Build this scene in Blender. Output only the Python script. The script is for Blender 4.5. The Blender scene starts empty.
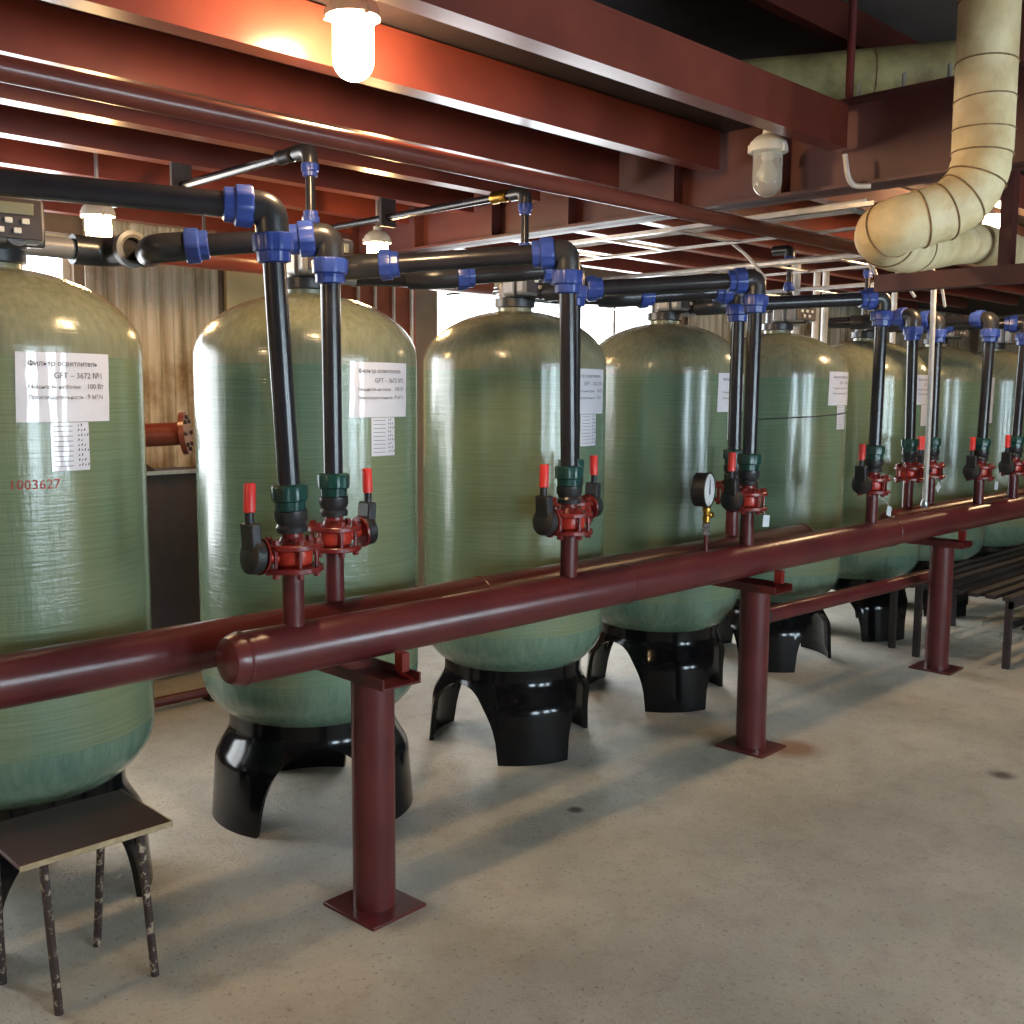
import bpy, math, random
from mathutils import Vector, Matrix
random.seed(7)
C = bpy.context.scene.collection
PI = math.pi
V = Vector

# ------------------------------------------------------------------ materials
def srgb(r, g, b):
    f = lambda c: (c/255/12.92) if c/255 <= .04045 else ((c/255+.055)/1.055)**2.4
    return (f(r), f(g), f(b), 1)

def new_mat(name):
    m = bpy.data.materials.new(name); m.use_nodes = True
    nt = m.node_tree; b = nt.nodes['Principled BSDF']
    return m, nt, b

def coords(nt, scale=(1, 1, 1), obj=True):
    tc = nt.nodes.new('ShaderNodeTexCoord'); mp = nt.nodes.new('ShaderNodeMapping')
    mp.inputs['Scale'].default_value = scale
    nt.links.new(tc.outputs['Object' if obj else 'Generated'], mp.inputs[0])
    return mp.outputs[0]

def noise(nt, vec, scale, detail=4, rough=.55):
    n = nt.nodes.new('ShaderNodeTexNoise'); n.inputs['Scale'].default_value = scale
    n.inputs['Detail'].default_value = detail; n.inputs['Roughness'].default_value = rough
    if vec is not None: nt.links.new(vec, n.inputs['Vector'])
    return n.outputs['Fac']

def ramp(nt, fac, stops):
    r = nt.nodes.new('ShaderNodeValToRGB'); e = r.color_ramp.elements
    while len(e) < len(stops): e.new(.5)
    for s, (p, c) in zip(e, stops): s.position = p; s.color = c
    nt.links.new(fac, r.inputs[0]); return r.outputs[0]

def mix(nt, fac, a, b):
    m = nt.nodes.new('ShaderNodeMix'); m.data_type = 'RGBA'
    for s, v in ((0, fac), (6, a), (7, b)):
        if hasattr(v, 'node') or hasattr(v, 'is_output'): nt.links.new(v, m.inputs[s])
        else: m.inputs[s].default_value = v
    return m.outputs[2]

def bump(nt, b, h, dist=.01, strength=.5, prev=None):
    n = nt.nodes.new('ShaderNodeBump'); n.inputs['Distance'].default_value = dist
    n.inputs['Strength'].default_value = strength
    nt.links.new(h, n.inputs['Height'])
    if prev is not None: nt.links.new(prev, n.inputs['Normal'])
    nt.links.new(n.outputs[0], b.inputs['Normal']); return n.outputs[0]

def paint(name, c1, c2, rough=.4, nscale=6, lo=.35, hi=.7, bm=.15, bscale=40, metallic=0, coat=0, spec=.5):
    m, nt, b = new_mat(name)
    v = coords(nt); f = noise(nt, v, nscale)
    nt.links.new(ramp(nt, f, [(lo, c1), (hi, c2)]), b.inputs['Base Color'])
    b.inputs['Roughness'].default_value = rough
    b.inputs['Metallic'].default_value = metallic
    b.inputs['Coat Weight'].default_value = coat
    b.inputs['Specular IOR Level'].default_value = spec
    if bm: bump(nt, b, noise(nt, v, bscale), .004, bm)
    return m

M = {}
M['red'] = paint('red_oxide_paint', srgb(84, 35, 37), srgb(100, 42, 42), .28, 5, bm=.25, bscale=25)
M['red_beam'] = paint('red_lead_beam_paint', srgb(98, 46, 38), srgb(120, 57, 45), .28, 3, bm=.12, bscale=12)
M['girder'] = paint('shade_darkened_girder_red', srgb(70, 34, 31), srgb(92, 44, 37), .5, 2, bm=.12, bscale=12)  # beam red made darker, the girder's shade put into the colour
M['red_valve'] = paint('red_valve_enamel', srgb(176, 48, 36), srgb(205, 62, 44), .3, 20, bm=.3, bscale=90)
M['red_flange'] = paint('red_flange_enamel', srgb(108, 34, 34), srgb(132, 42, 38), .25, 20, bm=.3, bscale=90)
M['red_grip'] = paint('red_vinyl_grip', srgb(214, 52, 48), srgb(226, 62, 56), .4, 20, bm=.05)
M['black_pipe'] = paint('black_polyethylene', srgb(34, 33, 38), srgb(42, 41, 47), .25, 8, bm=.05)
M['black_plastic'] = paint('black_gloss_plastic', srgb(12, 12, 14), srgb(18, 18, 20), .14, 8, bm=.03, spec=.3)
M['black_iron'] = paint('black_cast_iron', srgb(30, 30, 33), srgb(42, 41, 44), .45, 30, bm=.4, bscale=120)
M['green_nut'] = paint('dark_green_polypropylene', srgb(20, 58, 54), srgb(26, 70, 64), .3, 12, bm=.05)
M['blue_nut'] = paint('blue_polypropylene', srgb(46, 66, 138), srgb(56, 78, 154), .3, 12, bm=.05)
M['elbow'] = paint('black_compression_elbow', srgb(38, 38, 42), srgb(48, 47, 50), .3, 12, bm=.1)
M['dark_steel'] = paint('dark_steel', srgb(46, 38, 40), srgb(58, 46, 46), .6, 9, bm=.2)
M['steel'] = paint('galvanised_steel', srgb(165, 165, 168), srgb(200, 200, 200), .3, 12, metallic=.8, bm=.1)
M['pale_cable'] = paint('white_conduit_plastic', srgb(196, 188, 182), srgb(214, 208, 202), .4, 12, bm=.05)
M['white_enamel'] = paint('white_lamp_enamel', srgb(196, 192, 182), srgb(214, 210, 200), .35, 12, bm=.05)
M['brass'] = paint('brass', srgb(176, 134, 58), srgb(206, 164, 84), .3, 20, metallic=1, bm=.2)
M['grey_plastic'] = paint('grey_control_housing', srgb(120, 118, 116), srgb(134, 132, 130), .4, 10, bm=.05)
M['dark_grey_plastic'] = paint('dark_control_housing', srgb(48, 48, 52), srgb(58, 58, 62), .35, 10, bm=.05)
M['display'] = paint('lcd_display', srgb(120, 124, 108), srgb(130, 134, 118), .2, 10, bm=0)
M['paper'] = paint('paper_in_plastic_sleeve', srgb(214, 212, 222), srgb(224, 222, 230), .45, 8, bm=.5, bscale=22, coat=.6)
M['ink'] = paint('black_ink', srgb(58, 56, 66), srgb(70, 68, 78), .6, 10, bm=0)
M['red_ink'] = paint('red_stencil_ink', srgb(150, 40, 36), srgb(170, 60, 50), .6, 200, lo=.4, hi=.6, bm=0)
M['tag'] = paint('white_tag', srgb(210, 216, 222), srgb(222, 226, 230), .5, 10, bm=0)
M['roof'] = paint('dark_roof_sheet', srgb(128, 116, 112), srgb(140, 128, 122), .8, 3, bm=.2)
M['side_wall'] = paint('dim_plastered_wall', srgb(120, 104, 90), srgb(140, 122, 104), .8, 2, bm=.3)
M['white_face'] = paint('gauge_face', srgb(226, 228, 228), srgb(232, 233, 233), .4, 10, bm=0)

def tank_material():
    m, nt, b = new_mat('green_fibreglass_winding')
    tc = nt.nodes.new('ShaderNodeTexCoord')
    sep = nt.nodes.new('ShaderNodeSeparateXYZ'); nt.links.new(tc.outputs['Object'], sep.inputs[0])
    mp = nt.nodes.new('ShaderNodeMapping'); mp.inputs['Scale'].default_value = (3, 3, 190)
    nt.links.new(tc.outputs['Object'], mp.inputs[0])
    wind = noise(nt, mp.outputs[0], 1.0, 4, .6)
    mp2 = nt.nodes.new('ShaderNodeMapping'); mp2.inputs['Scale'].default_value = (1, 1, .35)
    nt.links.new(tc.outputs['Object'], mp2.inputs[0])
    patch = noise(nt, mp2.outputs[0], 3.2, 3, .5)
    body = ramp(nt, wind, [(.3, srgb(96, 120, 98)), (.72, srgb(116, 138, 114))])
    body2 = ramp(nt, wind, [(.3, srgb(110, 122, 92)), (.72, srgb(130, 138, 108))])
    pf = ramp(nt, patch, [(.38, (0, 0, 0, 1)), (.64, (1, 1, 1, 1))])
    body = mix(nt, pf, body, body2)
    # diagonal winding on the domes
    mp3 = nt.nodes.new('ShaderNodeMapping'); mp3.inputs['Scale'].default_value = (40, 40, 6)
    nt.links.new(tc.outputs['Object'], mp3.inputs[0])
    dw = noise(nt, mp3.outputs[0], 1.0, 4, .6)
    dome = ramp(nt, dw, [(.3, srgb(116, 118, 96)), (.72, srgb(140, 140, 116))])
    low = ramp(nt, dw, [(.3, srgb(90, 114, 98)), (.72, srgb(112, 134, 114))])
    def gate(z):
        g = nt.nodes.new('ShaderNodeMath'); g.operation = 'GREATER_THAN'
        nt.links.new(sep.outputs[2], g.inputs[0]); g.inputs[1].default_value = z; return g.outputs[0]
    col = mix(nt, gate(1.885), body, dome)
    g2 = gate(.63)
    col = mix(nt, g2, low, col)
    nt.links.new(col, b.inputs['Base Color'])
    b.inputs['Roughness'].default_value = .2
    b.inputs['Coat Weight'].default_value = .3
    b.inputs['Coat Roughness'].default_value = .12
    mp4 = nt.nodes.new('ShaderNodeMapping'); mp4.inputs['Scale'].default_value = (6, 6, 120)
    nt.links.new(tc.outputs['Object'], mp4.inputs[0])
    bh = noise(nt, mp4.outputs[0], 1.0, 3, .6)
    n1 = bump(nt, b, bh, .004, .3)
    bump(nt, b, dw, .006, .25, n1)
    return m
M['tank'] = tank_material()

def floor_material():
    m, nt, b = new_mat('worn_concrete_floor')
    v = coords(nt)
    big = noise(nt, v, 1.1, 4, .6); mid = noise(nt, v, 7, 6, .65); fine = noise(nt, v, 48, 5, .75)
    c = ramp(nt, big, [(.34, srgb(184, 178, 166)), (.66, srgb(212, 204, 187))])
    c = mix(nt, ramp(nt, mid, [(.48, (0, 0, 0, 1)), (.75, (.4, .4, .4, 1))]), c, srgb(160, 142, 122))
    c = mix(nt, ramp(nt, fine, [(.57, (0, 0, 0, 1)), (.68, (.8, .8, .8, 1))]), c, srgb(118, 108, 96))
    # rust stain by the second post and a small brown spot
    def spot(x, y, r, col, c, sy=1.0):
        tc = nt.nodes.new('ShaderNodeTexCoord'); mp = nt.nodes.new('ShaderNodeMapping')
        mp.inputs['Location'].default_value = (-x, -y*sy, 0); mp.inputs['Scale'].default_value = (1, sy, 0)
        nt.links.new(tc.outputs['Object'], mp.inputs[0])
        ln = nt.nodes.new('ShaderNodeVectorMath'); ln.operation = 'LENGTH'; nt.links.new(mp.outputs[0], ln.inputs[0])
        ad = nt.nodes.new('ShaderNodeMath'); ad.operation = 'MULTIPLY_ADD'; nt.links.new(mid, ad.inputs[0])
        ad.inputs[1].default_value = r*1.2; nt.links.new(ln.outputs['Value'], ad.inputs[2])
        return mix(nt, ramp(nt, ad.outputs[0], [(r*1.0, (.85, .85, .85, 1)), (min(.99, r*1.75), (0, 0, 0, 1))]), c, col)
    c = spot(4.62, 2.62, .16, srgb(150, 104, 70), c)
    c = spot(3.235, 2.87, .04, srgb(60, 22, 16), c)
    c = spot(5.0, 1.75, .07, srgb(70, 56, 54), c)
    nt.links.new(c, b.inputs['Base Color'])
    nt.links.new(ramp(nt, mid, [(.3, (.5, .5, .5, 1)), (.7, (.72, .72, .72, 1))]), b.inputs['Roughness'])
    n1 = bump(nt, b, mid, .03, .6)
    bump(nt, b, fine, .012, 1.0, n1)
    return m
M['floor'] = floor_material()

def plank_material():
    m, nt, b = new_mat('weathered_corrugated_sheet')
    v = coords(nt, (14, 14, .6))
    f = noise(nt, v, 1.0, 5, .65)
    v2 = coords(nt, (1, 1, 1)); g = noise(nt, v2, 2.2, 5, .6)
    a = ramp(nt, f, [(.3, srgb(120, 102, 76)), (.45, srgb(186, 178, 158)), (.66, srgb(224, 220, 212))])
    c2 = ramp(nt, f, [(.3, srgb(86, 58, 32)), (.6, srgb(140, 110, 66)), (.8, srgb(170, 146, 100))])
    nt.links.new(mix(nt, ramp(nt, g, [(.46, (0, 0, 0, 1)), (.66, (1, 1, 1, 1))]), a, c2), b.inputs['Base Color'])
    b.inputs['Roughness'].default_value = .6
    bump(nt, b, f, .02, .4)
    return m
M['plank'] = plank_material()
M['cream'] = paint('cream_wall_panel', srgb(206, 186, 138), srgb(222, 204, 160), .7, 2, bm=.1)
M['rust_panel'] = paint('rust_red_panel', srgb(132, 66, 46), srgb(158, 84, 58), .6, 4, bm=.2)

def insulation_material(name, c1, c2, c3):
    m, nt, b = new_mat(name)
    v = coords(nt); f = noise(nt, v, 5, 6, .65); g = noise(nt, v, 1.6, 4, .6)
    c = ramp(nt, f, [(.3, c1), (.6, c2)])
    c = mix(nt, ramp(nt, g, [(.5, (0, 0, 0, 1)), (.72, (.8, .8, .8, 1))]), c, c3)
    nt.links.new(c, b.inputs['Base Color']); b.inputs['Roughness'].default_value = .6
    n1 = bump(nt, b, noise(nt, v, 9, 4), .03, .5)
    return m
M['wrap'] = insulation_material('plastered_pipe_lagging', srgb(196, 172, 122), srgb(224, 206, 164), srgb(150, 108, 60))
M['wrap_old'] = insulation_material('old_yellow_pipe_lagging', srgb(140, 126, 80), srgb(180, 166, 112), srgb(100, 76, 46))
M['seam'] = paint('dark_lagging_seam', srgb(112, 86, 58), srgb(150, 120, 84), .8, 30, bm=0)

def worn_leg():
    m, nt, b = new_mat('chipped_dark_paint_on_steel')
    v = coords(nt); f = noise(nt, v, 45, 5, .7)
    nt.links.new(ramp(nt, f, [(.54, srgb(58, 44, 42)), (.6, srgb(176, 158, 136))]), b.inputs['Base Color'])
    b.inputs['Roughness'].default_value = .5; return m
M['worn'] = worn_leg()
M['table'] = paint('dark_brown_plywood', srgb(66, 46, 48), srgb(82, 58, 58), .5, 4, bm=.25)
M['table_edge'] = paint('bare_plywood_edge', srgb(160, 138, 104), srgb(186, 166, 130), .7, 40, bm=0)

def emit(name, col, s):
    m, nt, b = new_mat(name)
    b.inputs['Base Color'].default_value = (.8, .8, .8, 1)
    b.inputs['Emission Color'].default_value = col; b.inputs['Emission Strength'].default_value = s
    return m
M['bulb'] = emit('lit_lamp_glass', (1, .68, .36, 1), 210)
M['bulb_far'] = emit('lit_lamp_glass_far', (1, .62, .26, 1), 95)
M['pane_back'] = emit('bright_daylit_pane', (.9, .96, 1, 1), 7.5)
M['pane_aisle'] = emit('daylit_pane', (.70, .88, 1, 1), 26)
def glass():
    m, nt, b = new_mat('ribbed_lamp_glass')
    b.inputs['Base Color'].default_value = (.93, .93, .86, 1)
    b.inputs['Transmission Weight'].default_value = .75; b.inputs['Roughness'].default_value = .18
    b.inputs['IOR'].default_value = 1.3; return m
M['glass'] = glass()
M['bulb_off'] = paint('unlit_white_bulb', srgb(210, 206, 190), srgb(220, 216, 200), .4, 10, bm=0)

# ------------------------------------------------------------------ mesh builder
def frame(axis):
    z = V(axis).normalized()
    x = z.orthogonal().normalized() if abs(z.z) < .999 else V((1, 0, 0))
    if abs(z.z) < .999: x = V((0, 0, 1)).cross(z).normalized()
    y = z.cross(x)
    return Matrix((x, y, z)).transposed()

class MB:
    def __init__(s): s.v = []; s.f = []; s.mi = []; s.cur = 0
    def add(s, vs, fs):
        n = len(s.v); s.v += [tuple(q) for q in vs]; s.f += [tuple(i+n for i in f) for f in fs]
        s.mi += [s.cur]*len(fs); return s
    def box(s, lo, hi, mat=None):
        x0, y0, z0 = lo; x1, y1, z1 = hi
        vs = [V(q) for q in ((x0,y0,z0),(x1,y0,z0),(x1,y1,z0),(x0,y1,z0),(x0,y0,z1),(x1,y0,z1),(x1,y1,z1),(x0,y1,z1))]
        if mat is not None: vs = [mat @ q for q in vs]
        return s.add(vs, [(0,3,2,1),(4,5,6,7),(0,1,5,4),(1,2,6,5),(2,3,7,6),(3,0,4,7)])
    def lathe(s, prof, o=(0,0,0), axis=(0,0,1), n=28, rib=0, ramp_=0, caps=True):
        R = frame(axis); o = V(o); vs = []; fs = []
        for r, z in prof:
            for i in range(n):
                a = 2*PI*i/n; q = r*(1+(ramp_ if rib and (i*rib*2//n) % 2 else 0))
                vs.append(o + R @ V((q*math.cos(a), q*math.sin(a), z)))
        for j in range(len(prof)-1):
            for i in range(n):
                k = (i+1) % n; fs.append((j*n+i, j*n+k, (j+1)*n+k, (j+1)*n+i))
        if caps:
            if prof[0][0] > 1e-6: fs.append(tuple(range(n-1, -1, -1)))
            if prof[-1][0] > 1e-6: fs.append(tuple((len(prof)-1)*n+i for i in range(n)))
        return s.add(vs, fs)
    def cyl(s, a, b, r, n=20, r2=None):
        a = V(a); b = V(b); L = (b-a).length
        return s.lathe([(r, 0), (r if r2 is None else r2, L)], a, b-a, n)
    def tube(s, pts, r, n=16, caps=True):
        pts = [V(p) for p in pts]; rs = r if isinstance(r, (list, tuple)) else [r]*len(pts)
        vs = []; fs = []; t0 = (pts[1]-pts[0]).normalized(); up = t0.orthogonal().normalized()
        for i, p in enumerate(pts):
            if i == 0: t = t0
            elif i == len(pts)-1: t = (pts[i]-pts[i-1]).normalized()
            else: t = ((pts[i]-pts[i-1]).normalized()+(pts[i+1]-pts[i]).normalized()).normalized()
            up = (up - t*up.dot(t)).normalized(); w = t.cross(up)
            for k in range(n):
                a = 2*PI*k/n; vs.append(p+(up*math.cos(a)+w*math.sin(a))*rs[i])
        for j in range(len(pts)-1):
            for i in range(n):
                k = (i+1) % n; fs.append((j*n+i, j*n+k, (j+1)*n+k, (j+1)*n+i))
        if caps: fs.append(tuple(range(n-1, -1, -1))); fs.append(tuple((len(pts)-1)*n+i for i in range(n)))
        return s.add(vs, fs)
    def build(s, name, mat, parent=None, ang=35, bevel=0):
        me = bpy.data.meshes.new(name); me.from_pydata(s.v, [], s.f)
        mats = mat if isinstance(mat, (list, tuple)) else [mat]
        for m in mats: me.materials.append(m)
        for p, k in zip(me.polygons, s.mi): p.material_index = k
        import bmesh
        bm = bmesh.new(); bm.from_mesh(me); bmesh.ops.recalc_face_normals(bm, faces=bm.faces); bm.to_mesh(me); bm.free()
        me.shade_smooth(); me.set_sharp_from_angle(angle=math.radians(ang))
        o = bpy.data.objects.new(name, me); C.objects.link(o)
        if parent is not None: o.parent = parent
        if bevel:
            b = o.modifiers.new('bevel', 'BEVEL'); b.width = bevel; b.segments = 2; b.limit_method = 'ANGLE'
        return o

def arc(c, a, b, r_from, r_to, n=8):
    """points of a quarter bend: corner c, coming from direction a, leaving along b"""
    a = V(a).normalized(); b = V(b).normalized(); c = V(c); out = []
    p0 = c - a*r_from; ctr = p0 + b*r_from
    for i in range(n+1):
        t = PI/2*i/n; out.append(ctr - b*r_from*math.cos(t) + a*r_from*math.sin(t))
    return out

def smooth_path(pts, r, n=8):
    """polyline with rounded corners"""
    pts = [V(p) for p in pts]; out = [pts[0]]
    for i in range(1, len(pts)-1):
        p = pts[i]; a = (p-pts[i-1]); b = (pts[i+1]-p); d = min(r, a.length*.49, b.length*.49)
        s = p-a.normalized()*d; e = p+b.normalized()*d
        for k in range(n+1):
            t = k/n; out.append(s*(1-t)**2+p*2*t*(1-t)+e*t*t)
    out.append(pts[-1]); return out

def tag(o, label, cat, group=None):
    o['label'] = label; o['category'] = cat
    if group: o['group'] = group
    return o
def thing(name, loc, label, cat, group=None):
    o = bpy.data.objects.new(name, None); C.objects.link(o); o.location = loc
    o.empty_display_size = .1
    return tag(o, label, cat, group)
def struct(o): o['kind'] = 'structure'; return o
def copy_tree(o, parent=None):
    c = o.copy(); C.objects.link(c)
    if parent is not None: c.parent = parent
    for ch in list(o.children): copy_tree(ch, c)
    return c
def bx(name, lo, hi, mat, parent=None, bevel=0): return MB().box(lo, hi).build(name, mat, parent, bevel=bevel)

# ------------------------------------------------------------------ setting
YB, YA = 6.7, -4.2          # back wall, aisle wall
XL, XR = -3.2, 17.0
ZR = 4.9
struct(bx('floor', (XL-.2, YA-.2, -.12), (XR+.2, YB+.2, 0), M['floor']))
struct(bx('ceiling', (XL-.2, YA-.2, ZR), (XR+.2, YB+.2, ZR+.12), M['roof']))
struct(bx('wall_left', (XL-.2, YA-.2, 0), (XL, YB+.2, ZR), M['side_wall']))
struct(bx('wall_right', (XR, YA-.2, 0), (XR+.2, YB+.2, ZR), M['plank']))

def wall_with_holes(name, y0, y1, holes, mat):
    """wall along X; holes = (x0, x1, z0, z1), all of one sill and head height, sorted"""
    m = MB(); z0, z1 = holes[0][2], holes[0][3]
    m.box((XL, y0, 0), (XR, y1, z0)); m.box((XL, y0, z1), (XR, y1, ZR))
    xs = [XL]+[v for h in holes for v in h[:2]]+[XR]
    for i in range(0, len(xs), 2): m.box((xs[i], y0, z0), (xs[i+1], y1, z1))
    return struct(m.build(name, mat))
back_holes = [(-1.2, 2.75, .6, 2.75), (5.75, 8.9, .6, 2.75)]
aisle_holes = [(1.2, 2.4, .8, 2.35), (3.5, 4.5, .8, 2.35), (5.15, 5.9, .8, 2.35)]
wall_with_holes('wall_back', YB, YB+.2, back_holes, M['side_wall'])
wall_with_holes('wall_front', YA-.2, YA, aisle_holes, M['side_wall'])
wn = 0
def window(x0, x1, z0, z1, y, s, pane, nmul):
    global wn; wn += 1
    fr = MB(); t = .05
    fr.box((x0, y-.03, z0), (x0+t, y+.03, z1)); fr.box((x1-t, y-.03, z0), (x1, y+.03, z1))
    fr.box((x0+t, y-.03, z0), (x1-t, y+.03, z0+t)); fr.box((x0+t, y-.03, z1-t), (x1-t, y+.03, z1))
    for i in range(1, nmul):
        xm = x0+(x1-x0)*i/nmul; fr.box((xm-.02, y-.025, z0+t), (xm+.02, y+.025, z1-t))
    f = struct(fr.build('window_%d' % wn, M['white_enamel']))
    p = bx('pane', (x0+t, y+s*.02, z0+t), (x1-t, y+s*.028, z1-t), pane, f)
for h in back_holes: window(*h, YB+.08, 1, M['pane_back'], 4)
for h in aisle_holes: window(*h, YA-.08, -1, M['pane_aisle'], 2)

# cladding on the back wall
def corrugated(name, x0, x1, z0, z1, y, mat, pitch=.09, d=.02):
    n = int((x1-x0)/pitch*4); vs = []; fs = []
    for i in range(n+1):
        x = x0+(x1-x0)*i/n; yy = y - d*(1 if i % 4 in (0, 1) else 0)
        vs += [(x, yy, z0), (x, yy, z1), (x, yy+.006, z0), (x, yy+.006, z1)]
        if i < n:
            a = 4*i; fs += [(a, a+4, a+5, a+1), (a+2, a+3, a+7, a+6)]
    fs += [(0, 1, 3, 2), (4*n, 4*n+2, 4*n+3, 4*n+1)]
    return MB().add(vs, fs).build(name, mat)
tag(corrugated('corrugated_panel', 2.8, 3.72, 0, 3.0, YB-.03, M['plank']),
    'weathered brown and white corrugated sheet on the back wall, between first two tanks', 'panel')
tag(corrugated('corrugated_panel', 9.2, 16.6, 0, 3.0, YB-.03, M['plank'], .12),
    'brown corrugated sheeting far at the right end of the back wall', 'panel')
tag(bx('wall_panel', (3.78, YB-.06, 0), (4.55, YB-.02, 3.0), M['cream'], bevel=.004),
    'flat cream panel on back wall just left of the second tank', 'panel')
rp = tag(bx('rust_red_board', (4.6, YB-.09, 0), (5.45, YB-.03, 2.95), M['rust_panel'], bevel=.004),
    'rust red board on the back wall between second and third tanks', 'panel')
for i, x in enumerate((4.68, 4.86, 5.02, 5.2, 5.38)):
    MB().cyl((x, YB-.12, .4), (x, YB-.12, 2.9), .014).build('cover_strip', M['pale_cable'], rp)

# ------------------------------------------------------------------ steelwork overhead
JZ = 2.83
deck = struct(bx('trim_1', (XL, 2.55, 3.02), (XR, YB, 3.07), M['dark_steel']))
joist_y = [2.28, 2.93, 3.54, 4.1, 4.64, 5.24, 5.84, 6.4]
def channel(name, x0, x1, y, z0, h, w, mat, gaps=()):
    m = MB()
    m.box((x0, y+.0015, z0+.012), (x1, y+.0135, z0+h-.012))                      # web
    m.box((x0, y-.0, z0), (x1, y+w, z0+.012)); m.box((x0, y, z0+h-.012), (x1, y+w, z0+h))
    return m.build(name, mat)
jl = ['nearest, in front of all pipes', 'pale streak ending left of unlit lamp',
      'just above the long red conduit', 'above the tank tops', 'behind the tank tops', 'behind the joist above tank backs',
      'second from the back wall', 'closest to the back wall']
for i, y in enumerate(joist_y):
    o = channel('ceiling_joist', XL+.02, 4.27, y, JZ, .18, .085, M['red_beam'])
    tag(o, 'red joist left of cross girder, ' + jl[i], 'beam', 'ceiling joists left of the cross girder')
for i, y in enumerate(joist_y[:7]):
    o = channel('ceiling_joist', 4.46, 12.9, y, JZ, .18, .085, M['red_beam'])
    tag(o, 'dark red joist right of cross girder, ' + jl[i], 'beam', 'ceiling joists right of the cross girder')
# cross girder, with stiffeners
g = thing('cross_girder', (4.36, 0, 2.67), 'deep red steel cross girder carrying the joist ends above the fourth tank', 'beam')
m = MB(); m.box((-.008, YA, .0), (.008, YB-.14, .37)); m.box((-.085, YA, -.0), (.085, YB-.14, .014)); m.box((-.085, YA, .356), (.085, YB-.14, .37))
m.build('i_section', M['girder'], g)
for y in (2.6, 3.2, 3.9, 4.5, 5.2, 5.9):
    bx('stiffener', (-.08, y, .014), (-.008, y+.012, .356), M['girder'], g)
for y in (2.26, 2.06, 1.87, 1.7, 1.55):
    MB().cyl((-.05, y, .37), (-.05, y, .43), .008, 10).build('bolt', M['steel'], g)
# roof beam, hanging rod
tag(channel('roof_beam', 3.0, 15.5, 4.1, 4.45, .26, .1, M['red_beam']), 'dim red roof beam above the lagged pipe, top right', 'beam')
tag(MB().cyl((4.42, 2.36, 3.045), (4.42, 2.36, ZR), .018).build('hanger_rod', M['red']), 'thin red rod from roof to the end of the nearest joist', 'rod')
# round red conduit under third joist
t = thing('conduit_pipe', (0, 2.6, 2.512), 'long red pipe running under the joists, above the tank fronts', 'pipe')
MB().cyl((-2.5, 0, 0), (5.1, 0, 0), .030, 24).build('pipe_run', M['red_beam'], t)
for x in (-1.5,): MB().cyl((x, 0, .02), (x, 0, .50 if x < 0 else .16), .008, 10).build('hanger', M['dark_steel'], t)
# small white bent conduit by the girder
tag(MB().tube(smooth_path([(4.16, 2.23, 2.78), (4.17, 2.22, 2.69), (4.22, 2.22, 2.655), (4.26, 2.16, 2.655)], .03), .011, 12).build('bent_conduit', M['pale_cable']),
    'short white J shaped conduit hanging under the nearest joist end', 'conduit')
# lower cross beam on the right with hangers
lb = thing('lower_cross_beam', (5.5, 0, 2.335), 'dark red low cross beam under the lagged pipe at far right', 'beam')
m = MB(); m.box((-.05, .9, 0), (.05, 2.72, .09)); m.build('beam_section', M['girder'], lb)
for y in (2.02, .95): bx('hanger', (-.035, y, .09), (.035, y+.06, ZR-2.335), M['girder'], lb)

# cable trays running back to the wall
def tray(x0, x1, ya, yb, z, label, first=True):
    t = thing('cable_tray', ((x0+x1)/2, 0, z), label, 'cable tray', 'cable trays under the joists')
    w = (x1-x0)/2
    for s in (-1, 1):
        m = MB(); m.box((s*w-.004, ya, 0), (s*w+.004, yb, .018)); m.box((s*w-.012*s-.012, ya, 0), (s*w-.012*s+.012, yb, .005))
        m.build('side_rail', M['steel'], t)
    y = ya+.15; k = 0
    r0 = None
    while y < yb-.05:
        if r0 is None:
            r0 = MB().box((-w, -.015, .004), (w, .015, .012)).build('rung', M['steel'], t)
            r0.location = (0, y, 0)
        else:
            r = r0.copy(); C.objects.link(r); r.parent = t; r.location = (0, y, 0)
        y += .45
    return t
tray(4.18, 4.76, 2.1, YB-.2, 2.56, 'galvanised cable tray nearest the viewer, beside the cross girder')
tray(5.68, 6.2, 2.5, YB-.2, 2.56, 'galvanised cable tray above the fifth tank')
tray(7.25, 7.75, 2.64, YB-.2, 2.56, 'galvanised cable tray farthest right, above the sixth tank')
cab = [(( 4.3, 2.2, 2.6), (4.32, 3.8, 2.585), (4.28, 6.3, 2.59)), ((4.4, 2.3, 2.59), (4.44, 3.4, 2.6), (4.42, 6.3, 2.585)),
       ((5.8, 2.58, 2.59), (5.83, 3.2, 2.6), (5.8, 6.3, 2.585)), ((5.95, 2.6, 2.59), (5.93, 3.5, 2.6), (5.98, 6.3, 2.585)), ((7.4, 2.72, 2.59), (7.45, 3.6, 2.6), (7.4, 6.3, 2.585))]
cabl = ['left cable lying in the nearest cable tray', 'right cable lying in the nearest cable tray', 'left cable in the middle cable tray',
        'right cable in the middle cable tray', 'cable in the farthest cable tray']
for c, l in zip(cab, cabl):
    tag(MB().tube(smooth_path(c, .6), .014, 10).build('electric_cable', M['pale_cable']), 'pale ' + l, 'cable', 'cables in the trays')
dang = [((4.78, 3.2, 2.58), (4.84, 3.12, 2.5), (4.9, 3.05, 2.38)), ((5.66, 2.9, 2.58), (5.72, 2.84, 2.46), (5.74, 2.82, 2.36)),
        ((6.22, 3.0, 2.57), (6.26, 2.93, 2.47), (6.35, 2.9, 2.38)), ((6.5, 2.9, 2.6), (6.62, 2.86, 2.5), (6.7, 2.86, 2.34))]
dl = ['curving down left of the third valve pair', 'hanging above the third tank pipes', 'bent down beside the fifth tank drain pipe', 'curving down to the white conduit']
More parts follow.
